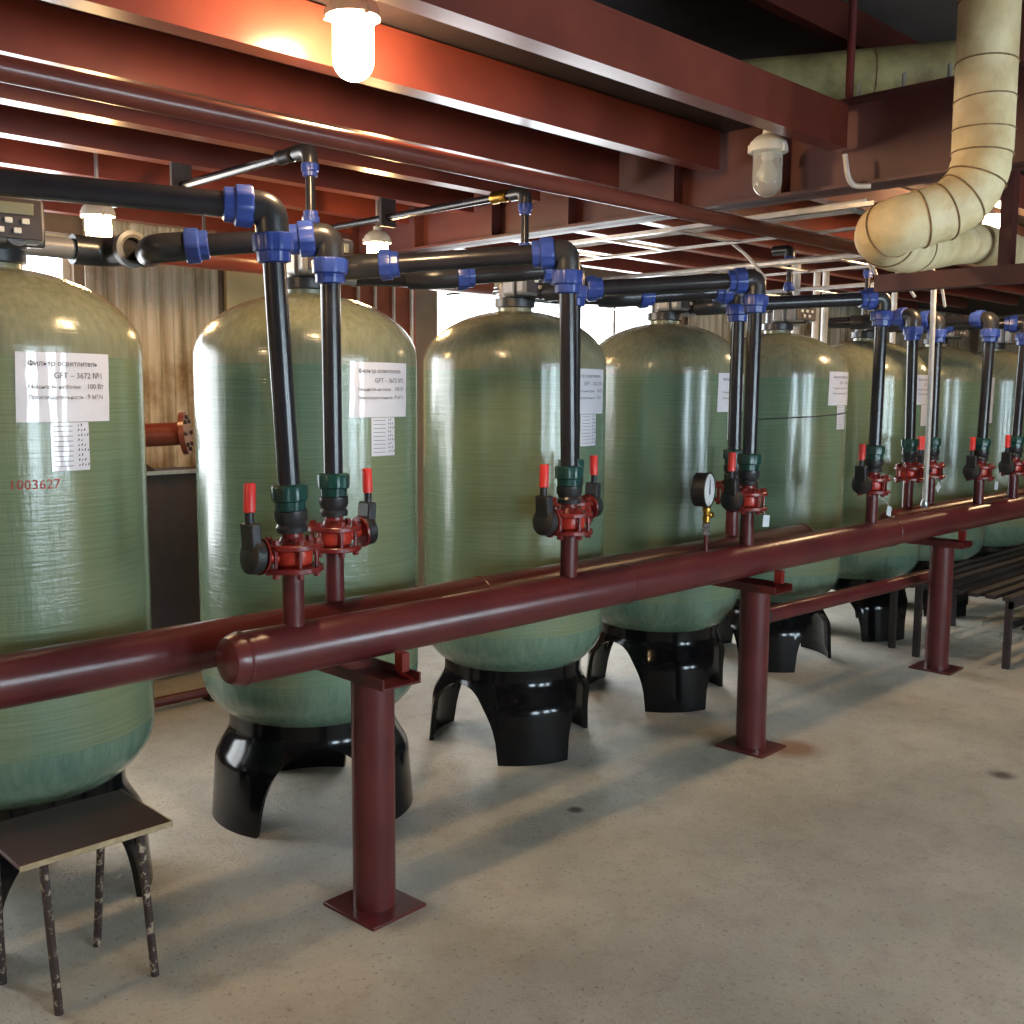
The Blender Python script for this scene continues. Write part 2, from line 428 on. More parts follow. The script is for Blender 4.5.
for c, l in zip(dang, dl):
    tag(MB().tube(smooth_path(c, .2), .009, 10).build('cable_tail', M['pale_cable']), 'loose pale cable end ' + l, 'cable', 'loose cable ends')

# white conduits
t = thing('white_conduit', (6.71, 2.93, 1.045), 'tall thin white conduit standing on the rear header in front of valves', 'conduit')
MB().tube([(0, 0, .04), (-.0, 0, .7), (-.03, 0, 1.52)], .017, 14).build('tube', M['pale_cable'], t)
MB().lathe([(.0, -.0), (.02, .0), (.027, .025), (.02, .05), (.0, .055)], (0, 0, 0)).build('end_fitting', M['steel'], t)
for i, (x, y, z0) in enumerate(((7.35, 4.3, 0), (8.1, 4.55, 0), (8.25, 4.55, 0), (9.35, 4.7, 0), (9.85, 4.7, 0))):
    tag(MB().cyl((x, y, z0), (x, y, 2.82), .028, 12).build('vertical_conduit', M['pale_cable']),
        ['pale vertical conduit behind the fourth valve pair', 'pale vertical conduit right behind the tall white one', 'pale vertical conduit, right one of the pair near the tall white one',
         'pale vertical conduit left of the last pipes', 'rightmost pale vertical conduit under the lagged pipe'][i], 'conduit', 'vertical pale conduits at far right')

# red pipe along the back, vertical rust pipe
t = thing('back_pipe', (0, 5.5, 2.53), 'orange lit red pipe running along the back behind first two tanks', 'pipe')
MB().cyl((2.38, 0, 0), (5.2, 0, 0), .065).build('pipe_run', M['red_beam'], t)
for x in (3.0, 4.4): MB().cyl((x, 0, .06), (x, 0, 3.02-2.53), .01, 10).build('hanger', M['dark_steel'], t)
MB().tube(smooth_path([(2.45, -.07, .0), (2.46, -.075, -.08), (2.49, -.075, -.1), (2.52, -.07, -.06)], .03), .006, 8).build('hook', M['pale_cable'], t)

# ------------------------------------------------------------------ lamps
def lamp(loc, label, lit, bulb, s=1.0):
    t = thing('well_glass_lamp', loc, label, 'lamp', 'caged ceiling lamps'); t.scale = (s, s, s)
    # origin: rim of the lid
    MB().lathe([(.0, .085), (.022, .085), (.026, .062), (.05, .052), (.074, .03), (.082, .01), (.084, -.012), (.07, -.014), (.0, -.012)], n=40, caps=False).build('lid', M['white_enamel'], t)
    MB().cyl((0, 0, .08), (0, 0, ((3.02 if loc[1] > 2 else ZR)-loc[2])/s), .010, 12).build('stem', M['steel'], t)
    for k in range(3):
        a = 2*PI*k/3+.4
        MB().cyl((.08*math.cos(a), .08*math.sin(a), -.02), (.08*math.cos(a), .08*math.sin(a), .012), .009, 8).build('clamp', M['white_enamel'], t)
    prof = [(.062, -.014)]+[(.062, -.09)]+[(.062*math.cos(a*PI/16), -.135-.062*math.sin(a*PI/16)) for a in range(0, 9)]
    prof[-1] = (0.0, prof[-1][1])
    MB().lathe(prof, n=40, caps=False).build('glass_bowl', bulb if lit else M['glass'], t)
    if not lit:
        MB().lathe([(.0, -.014), (.02, -.014), (.02, -.04), (.016, -.05), (.03, -.085), (.034, -.1), (.028, -.125), (.0, -.14)], n=24, caps=False).build('bulb', M['bulb_off'], t)
    return t
lamp((2.0, 2.72, 2.925), 'large brightly lit well glass lamp hanging nearest, top left of picture', True, M['bulb'])
lamp((4.0, 2.5, 2.815), 'unlit well glass lamp with white lid under the nearest joist', False, None)
lamp((3.72, 4.85, 2.63), 'lit lamp glowing behind the pipes above the second tank', True, M['bulb_far'], .95)
lamp((2.20, 5.05, 2.62), 'lit lamp glowing above the first tank, below the long black pipe', True, M['bulb_far'], .95)
lamp((6.8, 2.63, 2.90), 'lit lamp mostly hidden behind the lagged pipe at far right', True, M['bulb'], .95)

lamp((-1.3, 2.72, 2.925), 'added unseen lit lamp left of the picture over the pipes', True, M['bulb'])  # unseen lamp, added to cast the header shadows on the floor
lamp((10.4, 2.63, 2.90), 'added unseen lit lamp beyond the right picture edge', True, M['bulb'])  # out-of-view lamp, added for warm light on the far tanks
# ------------------------------------------------------------------ lagged pipes
def lagged(name, pts, r, mat, label, seams, bend):
    path = smooth_path(pts, bend, 12)
    # resample with small irregularities
    o = MB().tube(path, [r*(1+.02*math.sin(i*2.3)) for i in range(len(path))], 32).build(name, mat)
    tag(o, label, 'pipe')
    L = [0]
    for a, b in zip(path, path[1:]): L.append(L[-1]+(b-a).length)
    for s in seams:
        d = s*L[-1]
        for i in range(len(path)-1):
            if L[i] <= d <= L[i+1]:
                u = (d-L[i])/(L[i+1]-L[i]); p = path[i].lerp(path[i+1], u); ax = (path[i+1]-path[i]).normalized()
                ax = (ax+V((random.uniform(-.06, .06), random.uniform(-.06, .06), random.uniform(-.06, .06)))).normalized()
                m = MB(); R = frame(ax); rr = r*1.022
                m.tube([p+R @ V((rr*math.cos(a), rr*math.sin(a), 0)) for a in [2*PI*k/40 for k in range(41)]], .003, 6)
                m.build('seam_wire', M['seam'], o)
                break
    return o
lagged('lagged_pipe', [(3.97, 1.60, 4.88), (3.93, 1.57, 2.47), (3.67, 1.83, 2.375), (4.25, 2.02, 2.38), (5.5, 2.23, 2.56), (9.5, 2.70, 2.7)], .103, M['wrap'],
       'thick cream lagged pipe dropping from the roof and bending back, top right',
       [.13, .2, .225, .24, .252, .262, .272, .282, .292, .302, .315, .34, .40], .3)
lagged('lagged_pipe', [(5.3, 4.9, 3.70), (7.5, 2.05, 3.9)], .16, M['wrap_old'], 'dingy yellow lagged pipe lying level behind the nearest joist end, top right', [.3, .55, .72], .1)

# ------------------------------------------------------------------ tanks
R = .457
SP = 1.223
TX = lambda k: 2.492+(k-2)*SP
TY = 3.735
def shell_profile():
    p = [(.0, .345)]
    for i in range(1, 13):
        a = PI/2*i/12; p.append((R*math.sin(a), .61-.262*math.cos(a)))
    for z in (.9, 1.2, 1.5, 1.75, 1.9): p.append((R, z))
    for i in range(0, 15):
        a = PI/2*i/15; p.append((R*math.cos(a), 1.912+.272*math.sin(a)))
    p.append((.085, 2.178)); p.append((.085, 2.21)); p.append((0, 2.21))
    return p
def skirt():
    N = 180; T = 22; vs = []; fs = []
    def zlow(a):
        d = (a+PI/3) % (2*PI/3) - PI/3    # 0 at leg centre
        d = PI/3-abs(d)                   # 0 at arch centre
        w = math.radians(35.5)
        if d >= w: return 0
        return .352*(1-(d/w)**2.3)**(1/2.0)
    def rad(z):
        q = max(0, min(1, (.39-z)/.15)); q = q*q*(3-2*q)
        return .350+.058*q+.024*max(0, (.30-z)/.30)
    for side in (0, 1):
        for j in range(T+1):
            for i in range(N):
                a = 2*PI*i/N; zl = zlow(a); z = zl+(.452-zl)*j/T
                r = rad(z)-(.022 if side else 0); vs.append((r*math.cos(a), r*math.sin(a), z))
    o = (T+1)*N
    for j in range(T):
        for i in range(N):
            k = (i+1) % N
            fs.append((j*N+i, j*N+k, (j+1)*N+k, (j+1)*N+i)); fs.append((o+j*N+i, o+(j+1)*N+i, o+(j+1)*N+k, o+j*N+k))
    for i in range(N):
        k = (i+1) % N; fs.append((i, o+i, o+k, k)); fs.append((T*N+i, T*N+k, o+T*N+k, o+T*N+i))
    return MB().add(vs, fs)
def bent_sheet(a0, a1, z0, z1, r, n=10, nz=6, ja=0, th=.0012):
    vs = []; fs = []
    for s in (0, 1):
        for j in range(nz+1):
            for i in range(n+1):
                a = math.radians(a0+(a1-a0)*i/n + ja*j/nz); z = z0+(z1-z0)*j/nz
                w = r+(th if s == 0 else 0)+(.0007*math.sin(i*1.7+j*2.1) if s == 0 else 0)
                vs.append((w*math.cos(a), w*math.sin(a), z))
    W = n+1; o = W*(nz+1)
    for j in range(nz):
        for i in range(n):
            q = (j*W+i, j*W+i+1, (j+1)*W+i+1, (j+1)*W+i); fs.append(q); fs.append(tuple(o+x for x in reversed(q)))
    for j in range(nz):
        for i in (0, n): fs.append((j*W+i, (j+1)*W+i, o+(j+1)*W+i, o+j*W+i))
    for i in range(n):
        for j in (0, nz): fs.append((j*W+i, j*W+i+1, o+j*W+i+1, o+j*W+i))
    return MB().add(vs, fs)
def text_mesh(lines, mat_name):
    """lines = (text, size, x, y) -> (verts, faces) in the sheet plane"""
    vs = []; fs = []
    for (s, size, x, y, al) in lines:
        cu = bpy.data.curves.new('text', 'FONT'); cu.body = s; cu.size = size; cu.align_x = al; cu.resolution_u = 2
        ob = bpy.data.objects.new('text', cu); C.objects.link(ob)
        bpy.context.view_layer.update()
        me = bpy.data.meshes.new_from_object(ob)
        n = len(vs)
        vs += [(v.co.x+x, v.co.y+y) for v in me.vertices]; fs += [tuple(i+n for i in p.vertices) for p in me.polygons]
        bpy.data.meshes.remove(me); bpy.data.objects.remove(ob); bpy.data.curves.remove(cu)
    return vs, fs
def bent_text(lines, ac, zc, r, name, mat, parent):
    vs, fs = text_mesh(lines, name)
    out = []
    for x, y in vs:
        a = math.radians(ac)+x/r; out.append((r*math.cos(a), r*math.sin(a), zc+y))
    return MB().add(out, fs).build(name, mat, parent, ang=180)

legrot = {1: 335, 2: 180, 3: 240, 4: 233, 5: 212, 6: 240, 7: 230, 8: 225, 9: 221, 10: 226}
desc = {
 1: 'green fibreglass tank cut by left picture edge, sheet reads №1, red number stencilled',
 2: 'green fibreglass tank with sheet №2, behind the two leftmost black risers',
 3: 'pale green fibreglass tank with sheet №3, behind second valve pair, window glowing behind',
 4: 'green fibreglass tank in row behind the pressure gauge',
 5: 'green fibreglass tank with a dark line across it, right of the third valve pair',
 6: 'fibreglass tank mostly behind the fourth pair of black risers',
 7: 'golden brown lit fibreglass tank right of the tall white conduit',
 8: 'golden fibreglass tank slice between the two last risers at right',
 9: 'farthest visible fibreglass tank cut by the right picture edge',
 10: 'fibreglass tank at the far end, beyond the right picture edge tank'}
proto_shell = proto_skirt = proto_valve = None

def control_valve(parent):
    cv = MB().lathe([(.085, 2.195), (.1, 2.2), (.1, 2.24), (.078, 2.245), (.078, 2.31), (.06, 2.33), (0, 2.33)], n=32).build('control_valve', M['dark_grey_plastic'], parent)
    # side ports
    MB().cyl((.05, 0, 2.27), (.26, 0, 2.27), .036).build('side_port', M['grey_plastic'], cv)
    MB().cyl((0, -.05, 2.27), (0, -.22, 2.27), .036).build('front_port', M['dark_grey_plastic'], cv)
    MB().cyl((.12, 0, 2.30), (.12, 0, 2.36), .022).build('port_cap', M['black_plastic'], cv)
    # head
    rot = Matrix.Translation(V((-.015, -.13, 2.315))) @ Matrix.Rotation(math.radians(-8), 4, 'Z')
    m = MB(); m.box((-.115, -.09, -.07), (.11, .09, .075), rot)
    m.build('control_head', M['grey_plastic'], cv, bevel=.018)
    m = MB(); m.box((-.125, -.03, -.075), (.125, .0, .08), rot); m.build('head_seam_band', M['dark_grey_plastic'], cv, bevel=.01)
    MB().box((-.1, -.096, -.06), (.1, -.088, .065), rot).build('front_panel', M['dark_steel'], cv, bevel=.003)
    MB().box((-.075, -.102, .015), (.075, -.095, .052), rot).build('display', M['display'], cv, bevel=.002)
    for i, (x, z) in enumerate(((-.05, -.005), (0, -.005), (.05, -.005), (-.025, -.035), (.025, -.035))):
        MB().box((x-.012, -.104, z-.009), (x+.012, -.095, z+.009), rot).build('button', M['white_enamel'], cv, bevel=.003)
    return cv

sheet_a0, sheet_a1 = -104, -66
for k in range(1, 11):
    t = thing('fibreglass_tank', (TX(k), TY, 0), desc[k], 'tank', 'row of fibreglass filter tanks')
    if k == 1:
        proto_shell = MB().lathe(shell_profile(), n=96, caps=False).build('shell', M['tank'], t, ang=60)
        proto_skirt = skirt().build('base_skirt', M['black_plastic'], t, ang=50)
        proto_skirt.rotation_euler.z = math.radians(legrot[1])
        proto_valve = control_valve(t)
    else:
        s = proto_shell.copy(); C.objects.link(s); s.parent = t; s.rotation_euler.z = k*1.9
        s = proto_skirt.copy(); C.objects.link(s); s.parent = t; s.rotation_euler.z = math.radians(legrot[k]); 
        copy_tree(proto_valve, t)
    if k <= 9:
        dz = .03 if k >= 5 else 0
        a0, a1 = (sheet_a0, sheet_a1) if k != 4 else (-103, -66)
        sh = bent_sheet(a0, a1, 1.682+dz, 1.894+dz, R+.0012, ja=.7).build('sign_sheet', M['paper'], t, ang=60)
        L = [('O', .0225, -.119, .055, 'LEFT'), ('l', .028, -.1125, .053, 'LEFT'), ('ильтр осветлитель', .0225, -.101, .055, 'LEFT'),
             ('GFT – 3672 №%d' % k, .025, -.045, .018, 'LEFT'),
             ('Мощность не более', .0165, -.12, -.014, 'LEFT'), ('100 Вт', .022, .062, -.014, 'LEFT'),
             ('Производительность -', .0165, -.12, -.046, 'LEFT'), ('9 м³/ч', .022, .062, -.046, 'LEFT')]
        if k <= 6: bent_text(L, (a0+a1)/2+.5, 1.798+dz, R+.0062, 'lettering', M['ink'], sh)
        rc = bent_sheet(-92, -76.5, 1.53+dz, 1.68+dz, R+.0012).build('record_sheet', M['paper'], t, ang=60)
        if k <= 5:
            rows = MB()
            for q in range(9):
                z = 1.668+dz-q*.0155
                rows.add([(x[0], x[1], x[2]) for x in [((R+.0045)*math.cos(math.radians(a)), (R+.0045)*math.sin(math.radians(a)), zz) for a, zz in ((-91, z), (-83.5, z), (-83.5, z+.0018), (-91, z+.0018))]], [(0, 1, 2, 3)])
                for w in range(2+(q*7) % 3):
                    a = -81.5+w*1.3; h = .005+.003*((q+w) % 2)
                    rows.add([((R+.0045)*math.cos(math.radians(x)), (R+.0045)*math.sin(math.radians(x)), zz) for x, zz in ((a, z), (a+.45, z), (a+.8, z+h), (a+.3, z+h))], [(0, 1, 2, 3)])
            rows.build('written_rows', M['ink'], rc, ang=180)
    if k == 1:
        bent_text([('1003627', .043, 0, -.012, 'CENTER')], -98.3, 1.49, R+.002, 'stencilled_number', M['red_ink'], t)
    if k == 5:
        band = [((R+.003)*math.cos(a), (R+.003)*math.sin(a), 1.60+.10*(i/30)) for i, a in enumerate([math.radians(150+210*j/30) for j in range(31)])]
        MB().tube(band, .004, 6).build('strap_line', M['black_iron'], t)

# ------------------------------------------------------------------ headers
HYB, HYA, HZ, HR = 2.8, 3.07, .967, .082
t = thing('header_pipe', (1.55, HYB, HZ), 'front dark red header pipe on posts, capped end at left, running to the right', 'pipe')
m = MB(); m.lathe([(0, 0), (.045, .003), (.07, .015), (HR, .045), (HR, 10.4)], (0, 0, 0), (1, 0, 0), 40); m.build('pipe_run', M['red'], t)
for x in (.06, 1.9, 4.4, 7.0): MB().lathe([(HR, -.006), (HR+.0035, -.002), (HR+.0035, .002), (HR, .006)], (x, 0, 0), (1, 0, 0), 40, caps=False).build('weld_bead', M['red'], t)
t = thing('header_pipe', (5.46, HYA, HZ-.01), 'rear dark red header pipe from left picture edge, rounded end before the fifth tank', 'pipe')
m = MB(); m.lathe([(0, 0), (.045, .003), (.068, .015), (HR-.004, .045), (HR-.004, 8.3)], (0, 0, 0), (-1, 0, 0), 40); m.build('pipe_run', M['red'], t)
for x in (-.06, -2.6, -4.6): MB().lathe([(HR-.004, -.006), (HR-.0005, -.002), (HR-.0005, .002), (HR-.004, .006)], (x, 0, 0), (1, 0, 0), 40, caps=False).build('weld_bead', M['red'], t)
t = thing('header_pipe', (6.48, HYA, HZ-.01), 'dark red rear header pipe of the far valve group, right of the fourth risers', 'pipe')
m = MB(); m.lathe([(0, 0), (.045, .003), (.068, .015), (HR-.004, .045), (HR-.004, 5.4)], (0, 0, 0), (1, 0, 0), 40); m.build('pipe_run', M['red'], t)
t = thing('low_pipe', (4.85, 3.02, .575), 'thin dark red pipe low between the second and third posts', 'pipe')
MB().lathe([(0, 0), (.035, .004), (.045, .02), (.045, 2.2)], (0, 0, 0), (1, .0, -.014), 28).build('pipe_run', M['red'], t)
MB().lathe([(.045, 0), (.056, 0), (.056, .03), (.045, .03)], (.06, 0, 0), (1, 0, 0), 28).build('coupling', M['dark_steel'], t)
for x in (2.05,):
    bx('pipe_leg', (x-.02, -.02, -.575), (x+.02, .02, -.04-x*.014), M['dark_steel'], t)

plabel = ['dark red round steel post nearest the viewer, square foot plate', 'second dark red steel post, below the pressure gauge', 'dark red steel post farthest right, in shadow', 'last dark post beyond the right edge']
for i, x in enumerate((2.103, 4.48, 6.69)):
    t = thing('support_post', (x, 2.79, 0), plabel[i], 'post', 'header support posts')
    MB().cyl((0, 0, .012), (0, 0, .815), .074, 36).build('column', M['red'], t)
    rz = Matrix.Rotation(math.radians(3), 4, 'Z')
    MB().box((-.12, -.135, 0), (.12, .135, .012), rz).build('foot_plate', M['red'], t, bevel=.002)
    m = MB(); m.box((-.08, -.16, .815), (.08, .42, .822)); m.box((-.08, -.16, .822), (-.073, .42, .852)); m.box((.073, -.16, .822), (.08, .42, .852))
    m.build('saddle_channel', M['red'], t)
    m = MB(); m.box((.03, -.125, .852), (.06, -.085, .915), None)
    m.add([(.06, -.13, .822), (.10, -.13, .822), (.10, -.06, .83), (.06, -.06, .83), (.06, -.13, .828), (.10, -.13, .828), (.10, -.06, .836), (.06, -.06, .836)],
        [(0, 1, 2, 3), (7, 6, 5, 4), (0, 4, 5, 1), (1, 5, 6, 2), (2, 6, 7, 3), (3, 7, 4, 0)])
    m.build('clip', M['red_flange'], t)

# ------------------------------------------------------------------ butterfly valve
def make_valve(loc, label):
    """origin at the valve centre, pipe axis Z, spindle towards -X"""
    t = thing('butterfly_valve', loc, label, 'valve', 'red flanged valves on the header risers')
    fl = []
    for s in (-1, 1):
        z0 = .027 if s > 0 else -.045
        f = MB().lathe([(.03, z0), (.094, z0), (.097, z0+.003), (.097, z0+.015), (.094, z0+.018), (.045, z0+.018), (.036, z0+.018+.018 if s > 0 else z0+.018), (.03, z0+.018)], n=40).build('flange', M['red_flange'], t)
        for k in range(6):
            a = 2*PI*k/6+.25; q = (.076*math.cos(a), .076*math.sin(a))
            zb = z0+.018 if s > 0 else z0-.016
            MB().lathe([(.0125, 0), (.0125, .016)], (q[0], q[1], zb), n=6).build('bolt', M['red_flange'], f)
    MB().lathe([(.05, -.027), (.06, -.02), (.063, 0), (.06, .02), (.05, .027)], n=36).build('body', M['red_valve'], t)
    for k in range(6):
        a = 2*PI*k/6+.25
        MB().cyl((.076*math.cos(a), .076*math.sin(a), -.027), (.076*math.cos(a), .076*math.sin(a), .027), .007, 8).build('stud', M['red_flange'], t)
    MB().cyl((-.055, 0, 0), (-.115, 0, .012), .019).build('spindle_neck', M['red_valve'], t)
    MB().lathe([(.03, 0), (.056, .002), (.058, .010), (.03, .012)], (-.108, 0, .010), (-1, 0, .12), 30).build('top_flange', M['red_flange'], t)
    m = MB(); m.lathe([(.052, 0), (.056, .006), (.055, .034), (.04, .042), (.0, .043)], (-.121, 0, .012), (-1, 0, .12), 30)
    h = m.build('gear_housing', M['black_iron'], t)
    rot = Matrix.Translation(V((-.142, -.0, .02))) @ Matrix.Rotation(math.radians(-4), 4, 'Y')
    MB().box((-.018, -.034, -.03), (.018, .034, .098), rot).build('lever_bracket', M['black_iron'], t, bevel=.006)
    lv = MB().tube([(-.148, 0, .10), (-.152, 0, .135), (-.150, 0, .16)], .014, 12).build('lever', M['black_iron'], t)
    MB().lathe([(.014, 0), (.0185, .003), (.0185, .085), (.015, .09), (0, .09)], (-.150, 0, .150), (.03, 0, 1), 20).build('grip', M['red_grip'], lv)
    return t
VZ = 1.263
vlab = {
 'a0': 'red valve of the leftmost riser, black lever pointing left', 'b0': 'red valve of the second riser, lever pointing right',
 'a1': 'red valve in front of the third tank, black lever pointing left', 'b1': 'red valve just behind the third tank\'s front valve, lever at right',
 'a2': 'red valve with lever at left, right of the pressure gauge', 'b2': 'red valve of the rear riser right of the pressure gauge',
 'a3': 'dark red valve in front of the sixth tank, red grip leftmost', 'b3': 'dark red valve right of the sixth tank front, next to the white conduit',
 'b4': 'dark red valve just right of the white conduit', 'a4': 'dark red valve in front of the golden tank, red grip at left',
 'a5': 'dark red valve at the right picture edge'}
proto_v = make_valve((1.803, HYB, VZ), vlab['a0'])
def place_valve(key, x, y, flip, rz=0):
    v = copy_tree(proto_v); v.location = (x, y, VZ + (0 if y < 3 else -.0)); v['label'] = vlab[key]
    v.rotation_euler.z = (PI if flip else 0)+rz
    return v

# ------------------------------------------------------------------ risers
def nut(m, o, axis, r=.056, L=.075, n=72):
    """ribbed compression nut: wide ribbed part then a narrower collar"""
    m.lathe([(r*.80, 0), (r*.98, .004), (r*1.03, L*.12), (r*1.0, L*.58), (r*.86, L*.64)], o, axis, n, rib=9, ramp_=.05)
    m.lathe([(r*.86, L*.6), (r*.84, L*.95), (r*.66, L)], o, axis, n, rib=9, ramp_=.04)
    return m
def riser(key, x, y, xt, yt, side, label, zt=2.20):
    """riser from the header at (x, y) up to an elbow at (xt, yt), then a run along the points in side"""
    t = thing('riser_pipe', (x, y, HZ+HR-.012), label, 'pipe', 'black riser pipes above the headers')
    o = V((x, y, HZ+HR-.012)); L = lambda p: V(p)-o
    MB().cyl(L((x, y, HZ+HR-.012)), L((x, y, VZ-.046)), .034, 28).build('red_stub', M['red'], t)
    MB().cyl(L((x, y, VZ+.046)), L((x, y, VZ+.085)), .034, 28).build('red_neck', M['red_flange'], t)
    base = V((x, y, VZ+.075)); top = V((xt, yt, zt)); ax = (top-base).normalized()
    MB().lathe([(.034, 0), (.048, .004), (.05, .02), (.044, .03), (.052, .045), (.052, .072)], base-o, ax, 32).build('adapter', M['elbow'], t)
    m = MB(); nut(m, base-o+ax*.155, -ax, .054, .085); m.build('green_union_nut', M['green_nut'], t)
    MB().cyl(base-o+ax*.14, top-o, .0345, 28).build('upright_pipe', M['black_pipe'], t)
    m = MB(); nut(m, top-o+ax*.055, -ax, .058, .09); m.build('blue_union_nut', M['blue_nut'], t)
    nx = V(side[0]); c = top+ax*.125
    d = (nx-c); d.normalize()
    el = [top+ax*.04]+smooth_path([top+ax*.05, c, c+d*.075], .07, 8)[1:]
    MB().tube([p-o for p in el], .05, 28).build('elbow', M['elbow'], t)
    m = MB(); nut(m, c-o+d*.05, d, .058, .09); m.build('side_union_nut', M['blue_nut'], t)
    path = smooth_path([c+d*.08]+[V(p) for p in side], .09, 8)
    MB().tube([p-o for p in path], .0375, 28).build('run_pipe', M['black_pipe'], t)
    if len(side) > 1:
        e = V(side[-2]); d2 = (V(side[-1])-e).normalized(); d1 = (V(side[0])-c).normalized()
        m = MB(); nut(m, e-o-d1*.10, -d1, .056, .08); m.build('far_union_nut', M['blue_nut'], t)
        ee = smooth_path([e-d1*.11, e, e+d2*.1], .1, 8)
        MB().tube([p-o for p in ee], .049, 28).build('far_elbow', M['elbow'], t)
    return t
ZT = 2.33
A = [(1.803, 1.755), (3.10, 3.075), (4.40, 4.41), (5.705, 5.72)]
alab = ['leftmost black riser leaning left, long pipe leaving the picture at left', 'black riser in front of the third tank, pipe from second tank top',
        'right hand black riser of the pair beside the pressure gauge', 'black riser in front of the sixth tank, left one of its pair']
blab = ['straight black riser in front of the second tank, right of the leaning one', 'black riser hidden just behind the third tank riser',
        'left hand black riser of the pair beside the pressure gauge']
riser('a0', 1.803, HYB, 1.755, HYB, [(.90, 3.22, 2.36), (.86, 3.42, 2.36)], alab[0])
for i in (1, 2, 3):
    x, xt = A[i]; kx = TX(i+1)
    riser('a%d' % i, x, HYB, xt, HYB, [(kx+.0, 3.40, 2.265), (kx-.02, 3.54, 2.265)], alab[i])
    place_valve('a%d' % i, x, HYB, False)
B = [2.15, 3.41, 4.68]
for i, x in enumerate(B):
    kx = TX(i+1)
    riser('b%d' % i, x, HYA, x-.002, HYA, [(kx+.40, 3.40, 2.255), ((kx+.46, 3.60, 2.25) if i == 0 else (kx+.26, 3.735, 2.27))], blab[i], zt=2.185)
    place_valve('b%d' % i, x, HYA, True)
far = [('b3', 6.76, HYA, 6.72, True, 'black riser in front of the sixth tank, right one of its pair', 6),
       ('b4', 7.10, HYA, 7.09, False, 'black riser just right of the tall white conduit', 6),
       ('a4', 7.26, HYB, 7.30, False, 'black riser in front of the golden tank, right of the white conduit', 5),
       ('a5', 7.88, HYB, 7.93, False, 'last black riser at the right picture edge', 6)]
for key, x, y, xt, flip, lb_, k in far:
    riser(key, x, y, xt, y, [((7.44 if key == 'a4' else TX(k)+.35), 3.42, 2.29), ((7.42 if key == 'a4' else TX(k)+.28), 3.56, 2.27)] if key[0] == 'a' else [(TX(k)-.62 if key == 'b3' else TX(k)-.3, 3.42, 2.27), (TX(k)-.7 if key == 'b3' else TX(k)-.12, 3.65, 2.27)], lb_, zt=2.17)
    place_valve(key, x, y, flip)

# first tank: extra outlet fitting with round open face
t = thing('outlet_elbow', (1.57, 3.735, 2.27), 'grey elbow fitting with round face right of the first tank control head', 'pipe fitting')
MB().tube(smooth_path([(-.04, 0, 0), (.09, 0, 0), (.11, -.14, 0)], .08), .052, 28).build('elbow', M['elbow'], t)
MB().lathe([(.05, 0), (.062, .0), (.064, .03), (.05, .034), (.04, .03), (.04, .01), (0, .01)], (.108, -.125, 0), (.1, -1, 0), 32).build('end_ring', M['grey_plastic'], t)

# drain pipes over tanks
dlab = {1: 'small black drain pipe above the first tank, out of view at left', 2: 'small black drain pipe with blue nuts above the second tank', 3: 'small black drain pipe with blue nuts above the third tank, brass fitting',
        5: 'small dark drain pipe with blue nuts above the fifth tank', 6: 'small dark drain pipe with blue nuts above the sixth tank'}
for k in (2, 3, 5, 6):
    x0 = {2: 2.43, 3: 3.645, 5: 6.06, 6: 7.12}[k]; zt = 2.73 if k < 5 else 2.66
    if k >= 5: zt = 2.50
    t = thing('drain_pipe', (x0, 3.6, 2.33), dlab[k], 'pipe', 'small drain pipes above the tanks'); zt -= 2.33
    yend = YB-.2-3.6
    if k < 5: yend = {2: 2.1, 3: 1.9}[k]
    path = smooth_path([(0, 0, 0), (0, 0, zt), (0, yend, zt)], .06, 8)
    if k >= 5: path = smooth_path([(0, 0, 0), (0, 0, zt+.14), (0, .05, zt+.14)], .03, 4)[:2]+[V((0, 0, zt+.16))]
    MB().tube(path, .0195, 18).build('small_pipe', M['black_pipe'], t)
    if k >= 5: path2 = smooth_path([(0, 0, zt+.15), (0, .0, zt+.20), (0, .12, zt+.20)], .03, 6)
    else: path2 = smooth_path([(0, 0, zt-.07), (0, 0, zt), (0, .09, zt)], .06, 8)
    MB().tube(path2, .032, 20).build('elbow', M['elbow'], t)
    top = zt-.05 if k < 5 else zt+.16
    m = MB(); nut(m, V((0, 0, top)), (0, 0, -1), .033, .055); m.build('blue_nut', M['blue_nut'], t)
    m = MB(); nut(m, V((0, 0, .11)), (0, 0, 1), .033, .055); m.build('blue_nut', M['blue_nut'], t)
    MB().lathe([(.0195, 0), (.034, 0), (.034, .1), (.0195, .115)], (0, 0, -.02), n=20).build('lower_adapter', M['elbow'], t)
    if k < 5:
        MB().lathe([(.025, 0), (.03, .01), (.026, .06), (.03, .07), (.03, .10), (.022, .11)], (0, .12, zt), (0, 1, 0), 16).build('brass_fitting', M['brass'] if k == 3 else M['elbow'], t)
        bx('pipe_hanger', (-.05, 1.05, zt-.05), (.05, 1.07, 2.94-2.33), M['dark_steel'], t)

